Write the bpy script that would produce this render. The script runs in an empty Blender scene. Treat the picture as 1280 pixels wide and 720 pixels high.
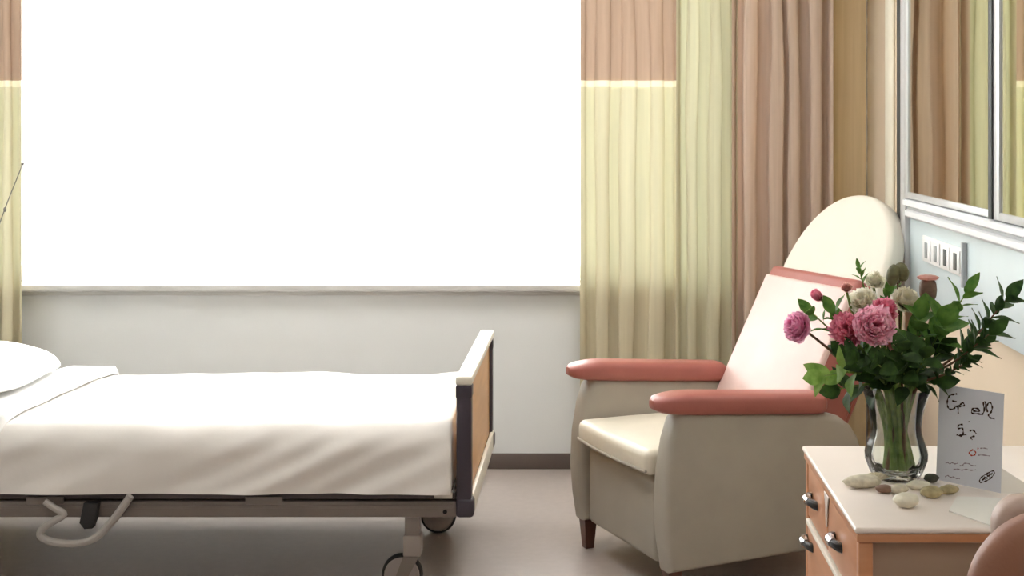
import bpy, bmesh, math, random
from mathutils import Vector, Matrix, noise
PI = math.pi
SC = bpy.context.scene
COL = SC.collection
F = 1680.0            # focal length in pixels of the 1280 wide frame
EYE = 1.53            # camera height

def W(px, py, d):
    """a point seen at photo pixel (px, py) at distance d"""
    return Vector(((px - 740) * d / F, d, EYE - (py - 150) * d / F))

def lin(c):
    return tuple(((v / 255) / 12.92 if v / 255 <= .04045 else ((v / 255 + .055) / 1.055) ** 2.4) for v in c)

# ------------------------------------------------------------------ materials
def nn(nt, typ, **kw):
    n = nt.nodes.new(typ)
    for k, v in kw.items():
        setattr(n, k, v)
    return n

def base(name):
    m = bpy.data.materials.new(name); m.use_nodes = True
    nt = m.node_tree; nt.nodes.clear()
    out = nn(nt, 'ShaderNodeOutputMaterial')
    return m, nt, out

def colour_noise(nt, c1, c2, scale=(8, 8, 8), detail=4.0, lo=.35, hi=.65):
    tc = nn(nt, 'ShaderNodeTexCoord'); mp = nn(nt, 'ShaderNodeMapping')
    mp.inputs['Scale'].default_value = scale
    nt.links.new(tc.outputs['Object'], mp.inputs['Vector'])
    no = nn(nt, 'ShaderNodeTexNoise'); no.inputs['Scale'].default_value = 1.0; no.inputs['Detail'].default_value = detail
    nt.links.new(mp.outputs['Vector'], no.inputs['Vector'])
    cr = nn(nt, 'ShaderNodeValToRGB')
    cr.color_ramp.elements[0].position = lo; cr.color_ramp.elements[1].position = hi
    cr.color_ramp.elements[0].color = (*c1, 1); cr.color_ramp.elements[1].color = (*c2, 1)
    nt.links.new(no.outputs['Fac'], cr.inputs['Fac'])
    return cr.outputs['Color'], no.outputs['Fac'], mp

def mat(name, rgb, rough=.5, spec=.5, metal=0.0, var=.06, scale=(9, 9, 9), bump=0.0, bscale=None, sheen=0.0, coat=0.0, sub=0.0):
    m, nt, out = base(name)
    b = nn(nt, 'ShaderNodeBsdfPrincipled')
    c = lin(rgb)
    lo = tuple(v * (1 - var) for v in c); hi = tuple(min(1, v * (1 + var)) for v in c)
    co, fac, mp = colour_noise(nt, lo, hi, scale)
    nt.links.new(co, b.inputs['Base Color'])
    b.inputs['Roughness'].default_value = rough; b.inputs['Metallic'].default_value = metal
    b.inputs['Specular IOR Level'].default_value = spec
    b.inputs['Sheen Weight'].default_value = sheen; b.inputs['Coat Weight'].default_value = coat
    if bump:
        n2 = nn(nt, 'ShaderNodeTexNoise'); n2.inputs['Scale'].default_value = bscale or 60; n2.inputs['Detail'].default_value = 3
        tc = nn(nt, 'ShaderNodeTexCoord'); nt.links.new(tc.outputs['Object'], n2.inputs['Vector'])
        bp = nn(nt, 'ShaderNodeBump'); bp.inputs['Strength'].default_value = bump; bp.inputs['Distance'].default_value = .01
        nt.links.new(n2.outputs['Fac'], bp.inputs['Height']); nt.links.new(bp.outputs['Normal'], b.inputs['Normal'])
    nt.links.new(b.outputs['BSDF'], out.inputs['Surface'])
    return m

def wood(name, c1, c2, scale=(3, 3, 40), rough=.35, coat=.2):
    m, nt, out = base(name)
    b = nn(nt, 'ShaderNodeBsdfPrincipled')
    co, fac, mp = colour_noise(nt, lin(c1), lin(c2), scale, 6, .3, .7)
    nt.links.new(co, b.inputs['Base Color'])
    b.inputs['Roughness'].default_value = rough; b.inputs['Coat Weight'].default_value = coat; b.inputs['Coat Roughness'].default_value = .3
    nt.links.new(b.outputs['BSDF'], out.inputs['Surface'])
    return m

def cloth_mat(name, diff, trans, tw, var=.06, scale=(40, 40, 2), transparent=0.0):
    """woven cloth: diffuse front, part of the light passes through (translucent), open weave passes some straight through"""
    m, nt, out = base(name)
    c = lin(diff)
    co, fac, mp = colour_noise(nt, tuple(v * (1 - var) for v in c), tuple(min(1, v * (1 + var)) for v in c), scale)
    d = nn(nt, 'ShaderNodeBsdfDiffuse'); nt.links.new(co, d.inputs['Color'])
    t = nn(nt, 'ShaderNodeBsdfTranslucent'); t.inputs['Color'].default_value = (*lin(trans), 1)
    mx = nn(nt, 'ShaderNodeMixShader'); mx.inputs['Fac'].default_value = tw
    nt.links.new(d.outputs[0], mx.inputs[1]); nt.links.new(t.outputs[0], mx.inputs[2])
    last = mx
    if transparent:
        tr = nn(nt, 'ShaderNodeBsdfTransparent')
        m2 = nn(nt, 'ShaderNodeMixShader'); m2.inputs['Fac'].default_value = transparent
        nt.links.new(mx.outputs[0], m2.inputs[1]); nt.links.new(tr.outputs[0], m2.inputs[2])
        last = m2
    nt.links.new(last.outputs[0], out.inputs['Surface'])
    return m

def glass_mat(name, tint=(1, 1, 1), refl=1.0, ior=1.45, refract=0.0):
    m, nt, out = base(name)
    tr = nn(nt, 'ShaderNodeBsdfTransparent'); tr.inputs['Color'].default_value = (*tint, 1)
    gl = nn(nt, 'ShaderNodeBsdfGlossy'); gl.inputs['Roughness'].default_value = .03
    fr = nn(nt, 'ShaderNodeFresnel'); fr.inputs['IOR'].default_value = ior
    mx = nn(nt, 'ShaderNodeMixShader')
    nt.links.new(fr.outputs[0], mx.inputs['Fac']); nt.links.new(tr.outputs[0], mx.inputs[1]); nt.links.new(gl.outputs[0], mx.inputs[2])
    last = mx
    if refract:
        gg = nn(nt, 'ShaderNodeBsdfGlass'); gg.inputs['IOR'].default_value = 1.45; gg.inputs['Roughness'].default_value = .0
        m2 = nn(nt, 'ShaderNodeMixShader'); m2.inputs['Fac'].default_value = refract
        nt.links.new(mx.outputs[0], m2.inputs[1]); nt.links.new(gg.outputs[0], m2.inputs[2]); last = m2
    nt.links.new(last.outputs[0], out.inputs['Surface'])
    return m

def emit_mat(name, rgb, s):
    m, nt, out = base(name)
    e = nn(nt, 'ShaderNodeEmission'); e.inputs['Color'].default_value = (*rgb, 1); e.inputs['Strength'].default_value = s
    nt.links.new(e.outputs[0], out.inputs['Surface'])
    return m

M = {}
M['wall'] = mat('wall_paint', (228, 229, 228), .85, .2, var=.015, scale=(2, 2, 2), bump=.03, bscale=150)
M['cream_wall'] = mat('cream_wall_paint', (216, 199, 176), .85, .2, var=.02, scale=(2, 2, 2), bump=.03, bscale=150)
M['ceiling'] = mat('ceiling_paint', (238, 236, 230), .9, .2, var=.01)
M['floor'] = mat('floor_vinyl', (174, 163, 157), .36, .5, var=.03, scale=(30, 30, 30), bump=.02, bscale=40)
M['base'] = mat('skirting_vinyl', (104, 92, 86), .5, .4, var=.04)
M['sill'] = mat('sill_paint', (196, 194, 190), .4, .5, var=.02)
M['frame'] = mat('window_frame_paint', (240, 240, 236), .4, .5, var=.02)
M['trimpale'] = mat('pale_trim', (240, 236, 218), .5, .4, var=.02)
M['pane'] = glass_mat('window_glass')
M['sheer'] = cloth_mat('sheer_voile', (250, 250, 248), (252, 252, 250), .62, .015, (60, 60, 1), .14)
M['curtain_green'] = cloth_mat('green_curtain_cloth', (206, 196, 168), (214, 220, 184), .056, .05, (50, 50, 1.5))
M['curtain_leaf'] = cloth_mat('pale_green_curtain_cloth', (200, 194, 166), (212, 218, 182), .056, .05, (50, 50, 1.5))
M['curtain_mesh'] = cloth_mat('brown_curtain_mesh', (166, 142, 124), (212, 184, 158), .055, .06, (60, 60, 3))
M['curtain_seam'] = cloth_mat('curtain_seam_tape', (236, 230, 206), (240, 236, 215), .06, .03)
M['curtain_brown'] = cloth_mat('brown_curtain_cloth', (198, 178, 161), (180, 140, 110), .10, .07, (60, 60, 1.5))
M['curtain_tan'] = cloth_mat('tan_curtain_cloth', (194, 172, 136), (170, 150, 90), .12, .05, (60, 60, 1.5))
M['linen'] = mat('white_bed_linen', (224, 219, 214), .9, .15, var=.015, bump=.12, bscale=14, sheen=.2)
M['pillow'] = mat('white_pillow_cotton', (243, 242, 240), .9, .15, var=.01, bump=.1, bscale=12, sheen=.2)
M['mattress'] = mat('mattress_cover', (200, 198, 192), .8, .2)
M['bedmetal'] = mat('bed_frame_enamel', (122, 112, 106), .4, .5, var=.05)
M['bedmetal_dark'] = mat('bed_frame_dark_enamel', (74, 66, 64), .45, .5, var=.06)
M['bedplate'] = mat('bed_frame_pale_bracket', (196, 190, 180), .35, .5)
M['bed_post'] = mat('footboard_post_plastic', (58, 50, 60), .4, .5, var=.05)
M['bed_cap'] = mat('footboard_cap_plastic', (232, 226, 212), .4, .5, var=.02)
M['bed_wood'] = wood('footboard_laminate', (206, 150, 78), (222, 168, 96), (4, 4, 30))
M['loop'] = mat('grey_tube_enamel', (164, 158, 152), .35, .5, var=.04)
M['rubber'] = mat('dark_rubber', (40, 38, 38), .6, .4)
M['caster'] = mat('caster_grey_plastic', (150, 140, 134), .45, .5, var=.06)
M['screw'] = mat('dark_screw', (40, 36, 36), .4, .5, metal=.6)
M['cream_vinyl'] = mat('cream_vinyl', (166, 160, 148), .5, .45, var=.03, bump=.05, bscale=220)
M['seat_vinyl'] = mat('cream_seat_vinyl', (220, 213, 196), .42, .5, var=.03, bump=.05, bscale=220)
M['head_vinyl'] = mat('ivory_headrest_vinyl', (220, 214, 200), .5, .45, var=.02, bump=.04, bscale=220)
M['rose'] = mat('rose_vinyl', (164, 96, 87), .38, .5, var=.05, bump=.05, bscale=220)
M['rose_pale'] = mat('pale_rose_vinyl', (224, 196, 188), .36, .55, var=.03, bump=.05, bscale=220)
M['chair_leg'] = wood('dark_leg_wood', (74, 44, 32), (98, 60, 44), (20, 20, 4))
M['ns_wood'] = wood('nightstand_beech', (190, 132, 94), (206, 148, 110), (4, 4, 34))
M['ns_side'] = mat('nightstand_side_laminate', (160, 138, 120), .5, .4, var=.04, scale=(4, 4, 20))
M['ns_top'] = mat('nightstand_white_laminate', (238, 228, 220), .3, .5, var=.015)
M['chrome'] = mat('chrome', (215, 217, 220), .12, .5, metal=1.0, var=.02)
M['black'] = mat('black_handle_plastic', (30, 29, 31), .3, .5)
M['mirror'] = mat('mirror_silvering', (226, 226, 208), .02, .5, metal=1.0, var=.005)
M['alu'] = mat('aluminium_profile', (204, 206, 208), .35, .5, metal=.35, var=.03)
M['darkgap'] = mat('dark_profile_gasket', (54, 58, 58), .5, .4)
M['panel'] = mat('pale_blue_wall_panel', (208, 222, 226), .3, .5, var=.015)
M['rail'] = mat('white_rail_enamel', (234, 236, 238), .35, .5, var=.02)
M['rail_grey'] = mat('grey_rail_groove', (176, 180, 184), .4, .5)
M['socket'] = mat('socket_white_plastic', (240, 241, 240), .35, .5, var=.01)
M['socket_dark'] = mat('socket_dark_insert', (62, 66, 66), .4, .5)
M['socket_reflection'] = mat('socket_reflection_insert', (150, 156, 156), .4, .5)
M['brown_chair'] = mat('brown_chair_vinyl', (146, 102, 82), .5, .4, var=.04, bump=.05, bscale=200)
M['brown_pale'] = mat('taupe_chair_vinyl', (176, 154, 142), .5, .4, var=.03, bump=.05, bscale=200)
M['paper'] = mat('white_paper', (240, 238, 232), .8, .2, var=.01)
M['card'] = mat('card_stock', (216, 219, 228), .75, .2, var=.012)
M['ink'] = mat('dark_brown_ink', (62, 48, 48), .7, .2)
M['ink_pale'] = mat('mauve_ink', (138, 124, 138), .7, .2)
M['ink_red'] = mat('red_ink', (170, 78, 70), .7, .2)
M['glass'] = glass_mat('vase_glass', (.99, .998, .99), ior=1.3, refract=.06)
M['water'] = glass_mat('vase_water', (.98, .995, .975), ior=1.2)
M['stone'] = mat('pale_stone', (206, 198, 176), .6, .4, var=.16, scale=(60, 60, 60), bump=.2, bscale=90)
M['shell'] = mat('cream_shell', (226, 220, 200), .45, .5, var=.1, scale=(40, 40, 90), bump=.25, bscale=70)
M['stone_olive'] = mat('olive_stone', (174, 162, 124), .6, .4, var=.2, scale=(60, 60, 60), bump=.2, bscale=90)
M['stone_brown'] = mat('brown_stone', (122, 96, 80), .6, .4, var=.15, scale=(60, 60, 60))
M['stone_dark'] = mat('dark_green_stone', (66, 68, 58), .55, .4, var=.15, scale=(60, 60, 60))
def petal_mat(name, c1, c2, tw=.55):
    m, nt, out = base(name)
    co, fac, mp = colour_noise(nt, lin(c1), lin(c2), (45, 45, 45), 3, .3, .7)
    d = nn(nt, 'ShaderNodeBsdfPrincipled'); nt.links.new(co, d.inputs['Base Color']); d.inputs['Roughness'].default_value = .6; d.inputs['Specular IOR Level'].default_value = .25
    t = nn(nt, 'ShaderNodeBsdfTranslucent'); nt.links.new(co, t.inputs['Color'])
    mx = nn(nt, 'ShaderNodeMixShader'); mx.inputs['Fac'].default_value = tw
    nt.links.new(d.outputs[0], mx.inputs[1]); nt.links.new(t.outputs[0], mx.inputs[2]); nt.links.new(mx.outputs[0], out.inputs['Surface'])
    return m
M['pink'] = petal_mat('pink_petals', (244, 170, 208), (252, 208, 230))
M['rosepink'] = petal_mat('rose_pink_petals', (238, 134, 166), (250, 180, 198))
M['palepink'] = petal_mat('soft_pink_petals', (246, 178, 204), (254, 216, 228))
M['white_petal'] = petal_mat('ivory_petals', (246, 242, 224), (252, 250, 240))
M['blush_petal'] = petal_mat('blush_petals', (226, 168, 160), (240, 200, 190))
M['leaf_dark'] = petal_mat('dark_green_leaf', (34, 58, 28), (66, 96, 44), .2)
M['leaf_mid'] = petal_mat('mid_green_leaf', (66, 104, 44), (104, 142, 66), .25)
M['leaf_light'] = petal_mat('yellow_green_leaf', (104, 142, 62), (146, 178, 92), .3)
M['stem'] = petal_mat('green_stem', (96, 124, 60), (140, 162, 92), .2)
M['stem_brown'] = petal_mat('brown_twig', (84, 62, 44), (120, 94, 68), .05)
M['pod_olive'] = mat('olive_seed_pod', (104, 104, 72), .6, .4, var=.2, scale=(50, 50, 90))
M['pod_brown'] = mat('brown_seed_pod', (112, 88, 74), .6, .4, var=.2, scale=(50, 50, 90))
M['cord'] = mat('grey_cord', (120, 116, 108), .6, .3)
M['fill_glow'] = emit_mat('fill_lamp_panel', (1.0, .985, .965), 5.0)  # glow of the added fill lamps, set per lamp to brighten the room
M['fill_glow_low'] = emit_mat('fill_lamp_panel_low', (1.0, .985, .97), .6)
M['fill_glow_mid'] = emit_mat('fill_lamp_panel_mid', (1.0, .985, .97), 3.2)
M['asphalt'] = mat('street_asphalt', (150, 150, 148), .9, .2, var=.08)

# ------------------------------------------------------------------ mesh builder
MATRIX = {}          # world matrix of every empty / part root

class MB:
    def __init__(self):
        self.bm = bmesh.new()
    def _merge(self, t):
        me = bpy.data.meshes.new('scratch'); t.to_mesh(me); t.free()
        self.bm.from_mesh(me); bpy.data.meshes.remove(me)
        return self
    def box(self, lo, hi, r=0.0, seg=2, mx=None):
        t = bmesh.new(); bmesh.ops.create_cube(t, size=1.0)
        lo, hi = Vector(lo), Vector(hi); s = hi - lo; c = (lo + hi) / 2
        for v in t.verts:
            v.co = Vector((v.co.x * s.x, v.co.y * s.y, v.co.z * s.z)) + c
        if r:
            bmesh.ops.bevel(t, geom=list(t.edges), offset=min(r, min(s) * .49), segments=seg, profile=.5, affect='EDGES')
        if mx is not None:
            t.transform(mx)
        return self._merge(t)
    def extrude(self, poly, plane, a, b, r=0.0, seg=2, mx=None):
        """closed 2-D outline extruded from a to b; plane 'yz' -> along x, 'xz' -> along y, 'xy' -> along z"""
        t = bmesh.new()
        def P(p, h):
            return {'yz': (h, p[0], p[1]), 'xz': (p[0], h, p[1]), 'xy': (p[0], p[1], h)}[plane]
        A = [t.verts.new(P(p, a)) for p in poly]; B = [t.verts.new(P(p, b)) for p in poly]
        f1 = t.faces.new(A); f2 = t.faces.new(list(reversed(B)))
        n = len(poly)
        for i in range(n):
            t.faces.new((A[i], B[i], B[(i + 1) % n], A[(i + 1) % n]))
        bmesh.ops.recalc_face_normals(t, faces=list(t.faces))
        if r:
            bmesh.ops.bevel(t, geom=list(f1.edges) + list(f2.edges), offset=r, segments=seg, profile=.5, affect='EDGES')
        if mx is not None:
            t.transform(mx)
        return self._merge(t)
    def tube(self, pts, rad, n=8, cap=True, smooth=True, sub=6):
        pts = [Vector(p) for p in pts]
        rads = list(rad) if isinstance(rad, (list, tuple)) else [rad] * len(pts)
        if smooth and len(pts) > 2:
            P, R = [], []
            for i in range(len(pts) - 1):
                p0 = pts[max(i - 1, 0)]; p1 = pts[i]; p2 = pts[i + 1]; p3 = pts[min(i + 2, len(pts) - 1)]
                for k in range(sub):
                    s = k / sub
                    P.append(.5 * ((2 * p1) + (p2 - p0) * s + (2 * p0 - 5 * p1 + 4 * p2 - p3) * s * s + (3 * p1 - p0 - 3 * p2 + p3) * s ** 3))
                    R.append(rads[i] * (1 - s) + rads[i + 1] * s)
            P.append(pts[-1]); R.append(rads[-1]); pts, rads = P, R
        bm = self.bm; rings = []; nrm = None
        for i, p in enumerate(pts):
            d = (pts[min(i + 1, len(pts) - 1)] - pts[max(i - 1, 0)])
            d = d.normalized() if d.length > 1e-9 else Vector((0, 0, 1))
            if nrm is None:
                nrm = d.orthogonal().normalized()
            nrm = (nrm - d * nrm.dot(d))
            nrm = nrm.normalized() if nrm.length > 1e-6 else d.orthogonal().normalized()
            bn = d.cross(nrm)
            rings.append([bm.verts.new(p + (nrm * math.cos(2 * PI * k / n) + bn * math.sin(2 * PI * k / n)) * rads[i]) for k in range(n)])
        for a, b in zip(rings, rings[1:]):
            for k in range(n):
                bm.faces.new((a[k], a[(k + 1) % n], b[(k + 1) % n], b[k]))
        if cap:
            bm.faces.new(list(reversed(rings[0]))); bm.faces.new(rings[-1])
        return self
    def lathe(self, prof, n=32, c=(0, 0, 0), flute=0.0, nf=12, mx=None, fz=None):
        t = bmesh.new(); rings = []
        for (r, z) in prof:
            if r < 1e-6:
                rings.append([t.verts.new((c[0], c[1], c[2] + z))])
            else:
                rr = []
                for k in range(n):
                    a = 2 * PI * k / n
                    q = r * (1 + (flute * (fz(z) if fz else 1)) * math.cos(nf * a))
                    rr.append(t.verts.new((c[0] + q * math.cos(a), c[1] + q * math.sin(a), c[2] + z)))
                rings.append(rr)
        for a, b in zip(rings, rings[1:]):
            for k in range(n):
                if len(a) == 1 and len(b) == 1: break
                if len(a) == 1: t.faces.new((a[0], b[(k + 1) % n], b[k]))
                elif len(b) == 1: t.faces.new((a[k], a[(k + 1) % n], b[0]))
                else: t.faces.new((a[k], a[(k + 1) % n], b[(k + 1) % n], b[k]))
        bmesh.ops.recalc_face_normals(t, faces=list(t.faces))
        if mx is not None: t.transform(mx)
        return self._merge(t)
    def grid(self, f, nu, nv, closed_u=False):
        bm = self.bm
        V = [[bm.verts.new(f(i / (nu if closed_u else nu), j / nv)) for j in range(nv + 1)] for i in range(nu + (0 if closed_u else 1))]
        m = len(V)
        for i in range(nu):
            for j in range(nv):
                bm.faces.new((V[i][j], V[(i + 1) % m][j], V[(i + 1) % m][j + 1], V[i][j + 1]))
        return V
    def blob(self, c, r, mx=None, p=2.0, q=2.0, lump=0.0, ls=3.0, seed=0, nu=28, nv=16):
        """superellipsoid; p rounds the plan, q the profile"""
        def sp(v, e): return math.copysign(abs(v) ** e, v)
        t = bmesh.new(); rows = []
        for j in range(nv + 1):
            b = -PI / 2 + PI * j / nv
            row = []
            for i in range(nu):
                a = 2 * PI * i / nu
                cb, sb = sp(math.cos(b), 2 / q), sp(math.sin(b), 2 / q)
                v = Vector((cb * sp(math.cos(a), 2 / p), cb * sp(math.sin(a), 2 / p), sb))
                if lump:
                    v *= 1 + lump * noise.noise(v * ls + Vector((seed * 7.1, seed * 3.3, 0)))
                row.append(Vector((v.x * r[0], v.y * r[1], v.z * r[2])))
            if j in (0, nv):
                s = sum(row, Vector()) / nu; rows.append([t.verts.new(s)])
            else:
                rows.append([t.verts.new(v) for v in row])
        for a, b in zip(rows, rows[1:]):
            for k in range(nu):
                if len(a) == 1: t.faces.new((a[0], b[(k + 1) % nu], b[k]))
                elif len(b) == 1: t.faces.new((a[k], a[(k + 1) % nu], b[0]))
                else: t.faces.new((a[k], a[(k + 1) % nu], b[(k + 1) % nu], b[k]))
        bmesh.ops.recalc_face_normals(t, faces=list(t.faces))
        t.transform(Matrix.Translation(Vector(c)) @ (mx or Matrix.Identity(4)))
        return self._merge(t)
    def build(self, name, m, parent=None, label=None, cat=None, group=None, kind=None, angle=35, local=False, recalc=False):
        me = bpy.data.meshes.new(name)
        if recalc: bmesh.ops.recalc_face_normals(self.bm, faces=list(self.bm.faces))
        if parent is not None:
            if not local:
                self.bm.transform(MATRIX[parent.name].inverted())
            self.bm.to_mesh(me); self.bm.free()
            o = bpy.data.objects.new(name, me); COL.objects.link(o); o.parent = parent
            MATRIX[o.name] = MATRIX[parent.name]
        else:
            vs = [v.co for v in self.bm.verts]
            c = Vector(((min(v.x for v in vs) + max(v.x for v in vs)) / 2, (min(v.y for v in vs) + max(v.y for v in vs)) / 2, min(v.z for v in vs)))
            self.bm.transform(Matrix.Translation(-c)); self.bm.to_mesh(me); self.bm.free()
            o = bpy.data.objects.new(name, me); COL.objects.link(o); o.location = c
            MATRIX[o.name] = Matrix.Translation(c)
        me.materials.append(m)
        me.shade_smooth()
        me.set_sharp_from_angle(angle=math.radians(angle))
        tag(o, label, cat, group, kind)
        return o

def tag(o, label=None, cat=None, group=None, kind=None):
    if label: o['label'] = label
    if cat: o['category'] = cat
    if group: o['group'] = group
    if kind: o['kind'] = kind
    return o

def empty(name, loc, label, cat, rz=0.0, group=None, kind=None):
    o = bpy.data.objects.new(name, None); COL.objects.link(o)
    o.location = loc; o.rotation_euler = (0, 0, rz); o.empty_display_size = .1
    MATRIX[o.name] = Matrix.Translation(Vector(loc)) @ Matrix.Rotation(rz, 4, 'Z')
    return tag(o, label, cat, group, kind)

# ------------------------------------------------------------------ the room
XL, XR, YB, YF, ZC = -2.72, 1.21, 5.9, -1.6, 2.72
XD, YD = 1.135, 4.87      # face and end of the boxed-out service wall
WX0, WX1, WZ0, WZ1 = -2.70, .62, .815, 2.45
MB().box((XL - .2, YF - .2, -.1), (XR + .2, YB + .2, 0)).build('floor', M['floor'], kind='structure')
MB().box((XL - .2, YF - .2, ZC), (XR + .2, YB + .2, ZC + .1)).build('ceiling', M['ceiling'], kind='structure')
w = MB()
w.box((XL - .2, YB, 0), (WX0, YB + .2, ZC)); w.box((WX1, YB, 0), (XR + .2, YB + .2, ZC))
w.box((WX0, YB, 0), (WX1, YB + .2, WZ0 - .03)); w.box((WX0, YB, WZ1), (WX1, YB + .2, ZC))
w.build('wall_back', M['wall'], kind='structure')
MB().box((XL - .2, YF, 0), (XL, YB, ZC)).build('wall_left', M['wall'], kind='structure')
MB().box((XR, YF, 0), (XR + .2, YB, ZC)).box((XD, YF, 0), (XR, YD, ZC)).build('wall_right', M['cream_wall'], kind='structure')
MB().box((XL - .2, YF - .2, 0), (XR + .2, YF, ZC)).build('wall_front', M['wall'], kind='structure')
MB().box((XL, YB - .014, 0), (XR, YB, .068), .004).build('baseboard_back', M['base'], kind='structure')
MB().box((XR - .014, YD, 0), (XR, YB - .014, .068), .004).box((XD - .014, YF, 0), (XD, YD, .068), .004).build('baseboard_right', M['base'], kind='structure')
MB().box((XL, YF, 0), (XL + .014, YB - .014, .068), .004).build('baseboard_left', M['base'], kind='structure')
# window sill
s = MB(); s.box((WX0 - .019, YB - .075, WZ0 - .03), (WX1 + .06, YB + .12, WZ0), .006, 2)
s.box((WX0 - .018, YB - .03, WZ0 - .052), (WX1 + .04, YB - .002, WZ0 - .03), .004)
s.build('trim_1', M['sill'], kind='structure')
# window
wf = MB()
y0, y1 = YB + .12, YB + .18
wf.box((WX0, y0, WZ0), (WX0 + .06, y1, WZ1), .006); wf.box((WX1 - .06, y0, WZ0), (WX1, y1, WZ1), .006)
wf.box((WX0 + .06, y0, WZ0), (WX1 - .06, y1, WZ0 + .06), .006); wf.box((WX0 + .06, y0, WZ1 - .06), (WX1 - .06, y1, WZ1), .006)
mull = [-2.08, -.80]
for x in mull:
    wf.box((x - .03, y0, WZ0 + .06), (x + .03, y1, WZ1 - .06), .006)
win = wf.build('window_1', M['frame'], kind='structure')
xs = [WX0 + .06] + [v for x in mull for v in (x - .03, x + .03)] + [WX1 - .06]
for i in range(0, len(xs), 2):
    for z0, z1 in ((WZ0 + .06, WZ1 - .06),):
        MB().box((xs[i], y0 + .026, z0), (xs[i + 1], y0 + .032, z1)).build('window_pane', M['pane'], win)
# pale vertical trim at the end of the window wall
MB().box((XR - .012, 5.365, .07), (XR - .0005, 5.50, ZC - .01), .004).build('trim_2', M['trimpale'], kind='structure')

# outside
MB().box((-60, YB + .6, -9.2), (60, 90, -9)).build('street_ground', M['asphalt'], kind='structure')

# ------------------------------------------------------------------ curtains
def drape(x0, x1, yc, z0, z1, amp, folds, seed, pinch=1.0, nz=14, taper=0.0, n=None, swing=0.0):
    rnd = random.Random(seed)
    ph = [0.0]
    for k in range(folds):
        ph.append(ph[-1] + rnd.uniform(.65, 1.35))
    tot = ph[-1]; amps = [amp * rnd.uniform(.6, 1.15) for _ in range(folds + 1)]
    n = n or folds * 12
    def f(u, v):
        t = u * tot
        k = max(i for i in range(folds) if ph[i] <= t + 1e-9) if t < tot else folds - 1
        s = (t - ph[k]) / (ph[k + 1] - ph[k])
        a = amps[k] * (1 - s) + amps[k + 1] * s
        z = z0 + (z1 - z0) * v
        cs = math.cos(2 * PI * s)
        cs = math.copysign(abs(cs) ** pinch, cs)
        wob = .006 * math.sin(3.1 * z + k * 1.7) + .004 * math.sin(7 * z + k)
        x = x0 + (x1 - x0) * u + wob * math.sin(PI * u) + (.175 * amp + swing * (x1 - x0) / folds) * math.sin(4 * PI * s) * min(1, 6 * u, 6 * (1 - u))
        return Vector((x, yc - a * cs * (1 - taper * v) , z))
    g = MB(); g.grid(f, n, nz)
    return g
def px(x, d=5.8): return (x - 740) * d / F

dr = drape(px(29, 5.865), px(725, 5.865), 5.865, .835, 2.5, .016, 26, 3, 1.0, 8, n=260)
dr.build('sheer_curtain', M['sheer'], None, 'white translucent sheer curtain drawn across the wide window', 'curtain', angle=180)

ZS = 1.686
def two_tone(x0, x1, yc, folds, seed, amp, label):
    r = empty('green_curtain', ((x0 + x1) / 2, yc, .02), label, 'curtain', group='privacy curtains at the window')
    drape(x0, x1, yc, .02, ZS - .012, amp, folds, seed, .9, 12, swing=.11, n=folds * 20).build('curtain_cloth', M['curtain_green'], r, angle=180)
    drape(x0, x1, yc - .003, ZS - .014, ZS + .014, amp, folds, seed, .9, 2, swing=.11, n=folds * 20).build('seam_tape', M['curtain_seam'], r, 'pale seam tape', angle=180)
    drape(x0, x1, yc, ZS + .012, 2.52, amp, folds, seed, .9, 6, swing=.11, n=folds * 20).build('mesh_top', M['curtain_mesh'], r, 'brownish mesh upper band', angle=180)
two_tone(px(725, 5.79), px(850, 5.79), 5.79, 4, 11, .024, 'two-tone curtain, brown mesh above pale seam over green cloth, just right of the sheer')
two_tone(-2.70, px(30, 5.79), 5.79, 4, 5, .02, 'two-tone brown and green curtain edge at the left end of the window')
drape(px(845, 5.745), px(921, 5.745), 5.745, .02, 2.52, .02, 3, 21, .9, n=60, swing=.10).build('pale_green_curtain', M['curtain_leaf'], None,
      'plain pale green curtain hanging between the two-tone curtain and the brown curtain', 'curtain', angle=180)
bc = empty('brown_curtain', (.88, 5.70, .02), 'heavy pinkish brown curtain in deep folds near the corner behind the recliner', 'curtain')
drape(px(914, 5.70), px(1040, 5.70), 5.70, .02, 2.52, .034, 5, 8, .9, n=110, swing=.10).build('curtain_cloth', M['curtain_brown'], bc, angle=180)
drape(px(1036, 5.70), px(1083, 5.70), 5.715, .02, 2.52, .015, 1, 31, 1.0, n=16).build('return_panel', M['curtain_tan'], bc, 'flat olive tan end panel', angle=180)
pc = MB(); pc.tube([W(28, 206, 5.62), W(20, 226, 5.6), W(5, 264, 5.55), W(-18, 330, 5.5)], .0024, 6)
pc.blob(W(28.5, 205, 5.62), (.007, .007, .007))
pc.blob(W(6, 262, 5.55), (.006, .006, .010))
pc.build('pull_cord', M['cord'], None, 'thin grey pull cord slanting across the left curtain edge', 'cord')

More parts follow.
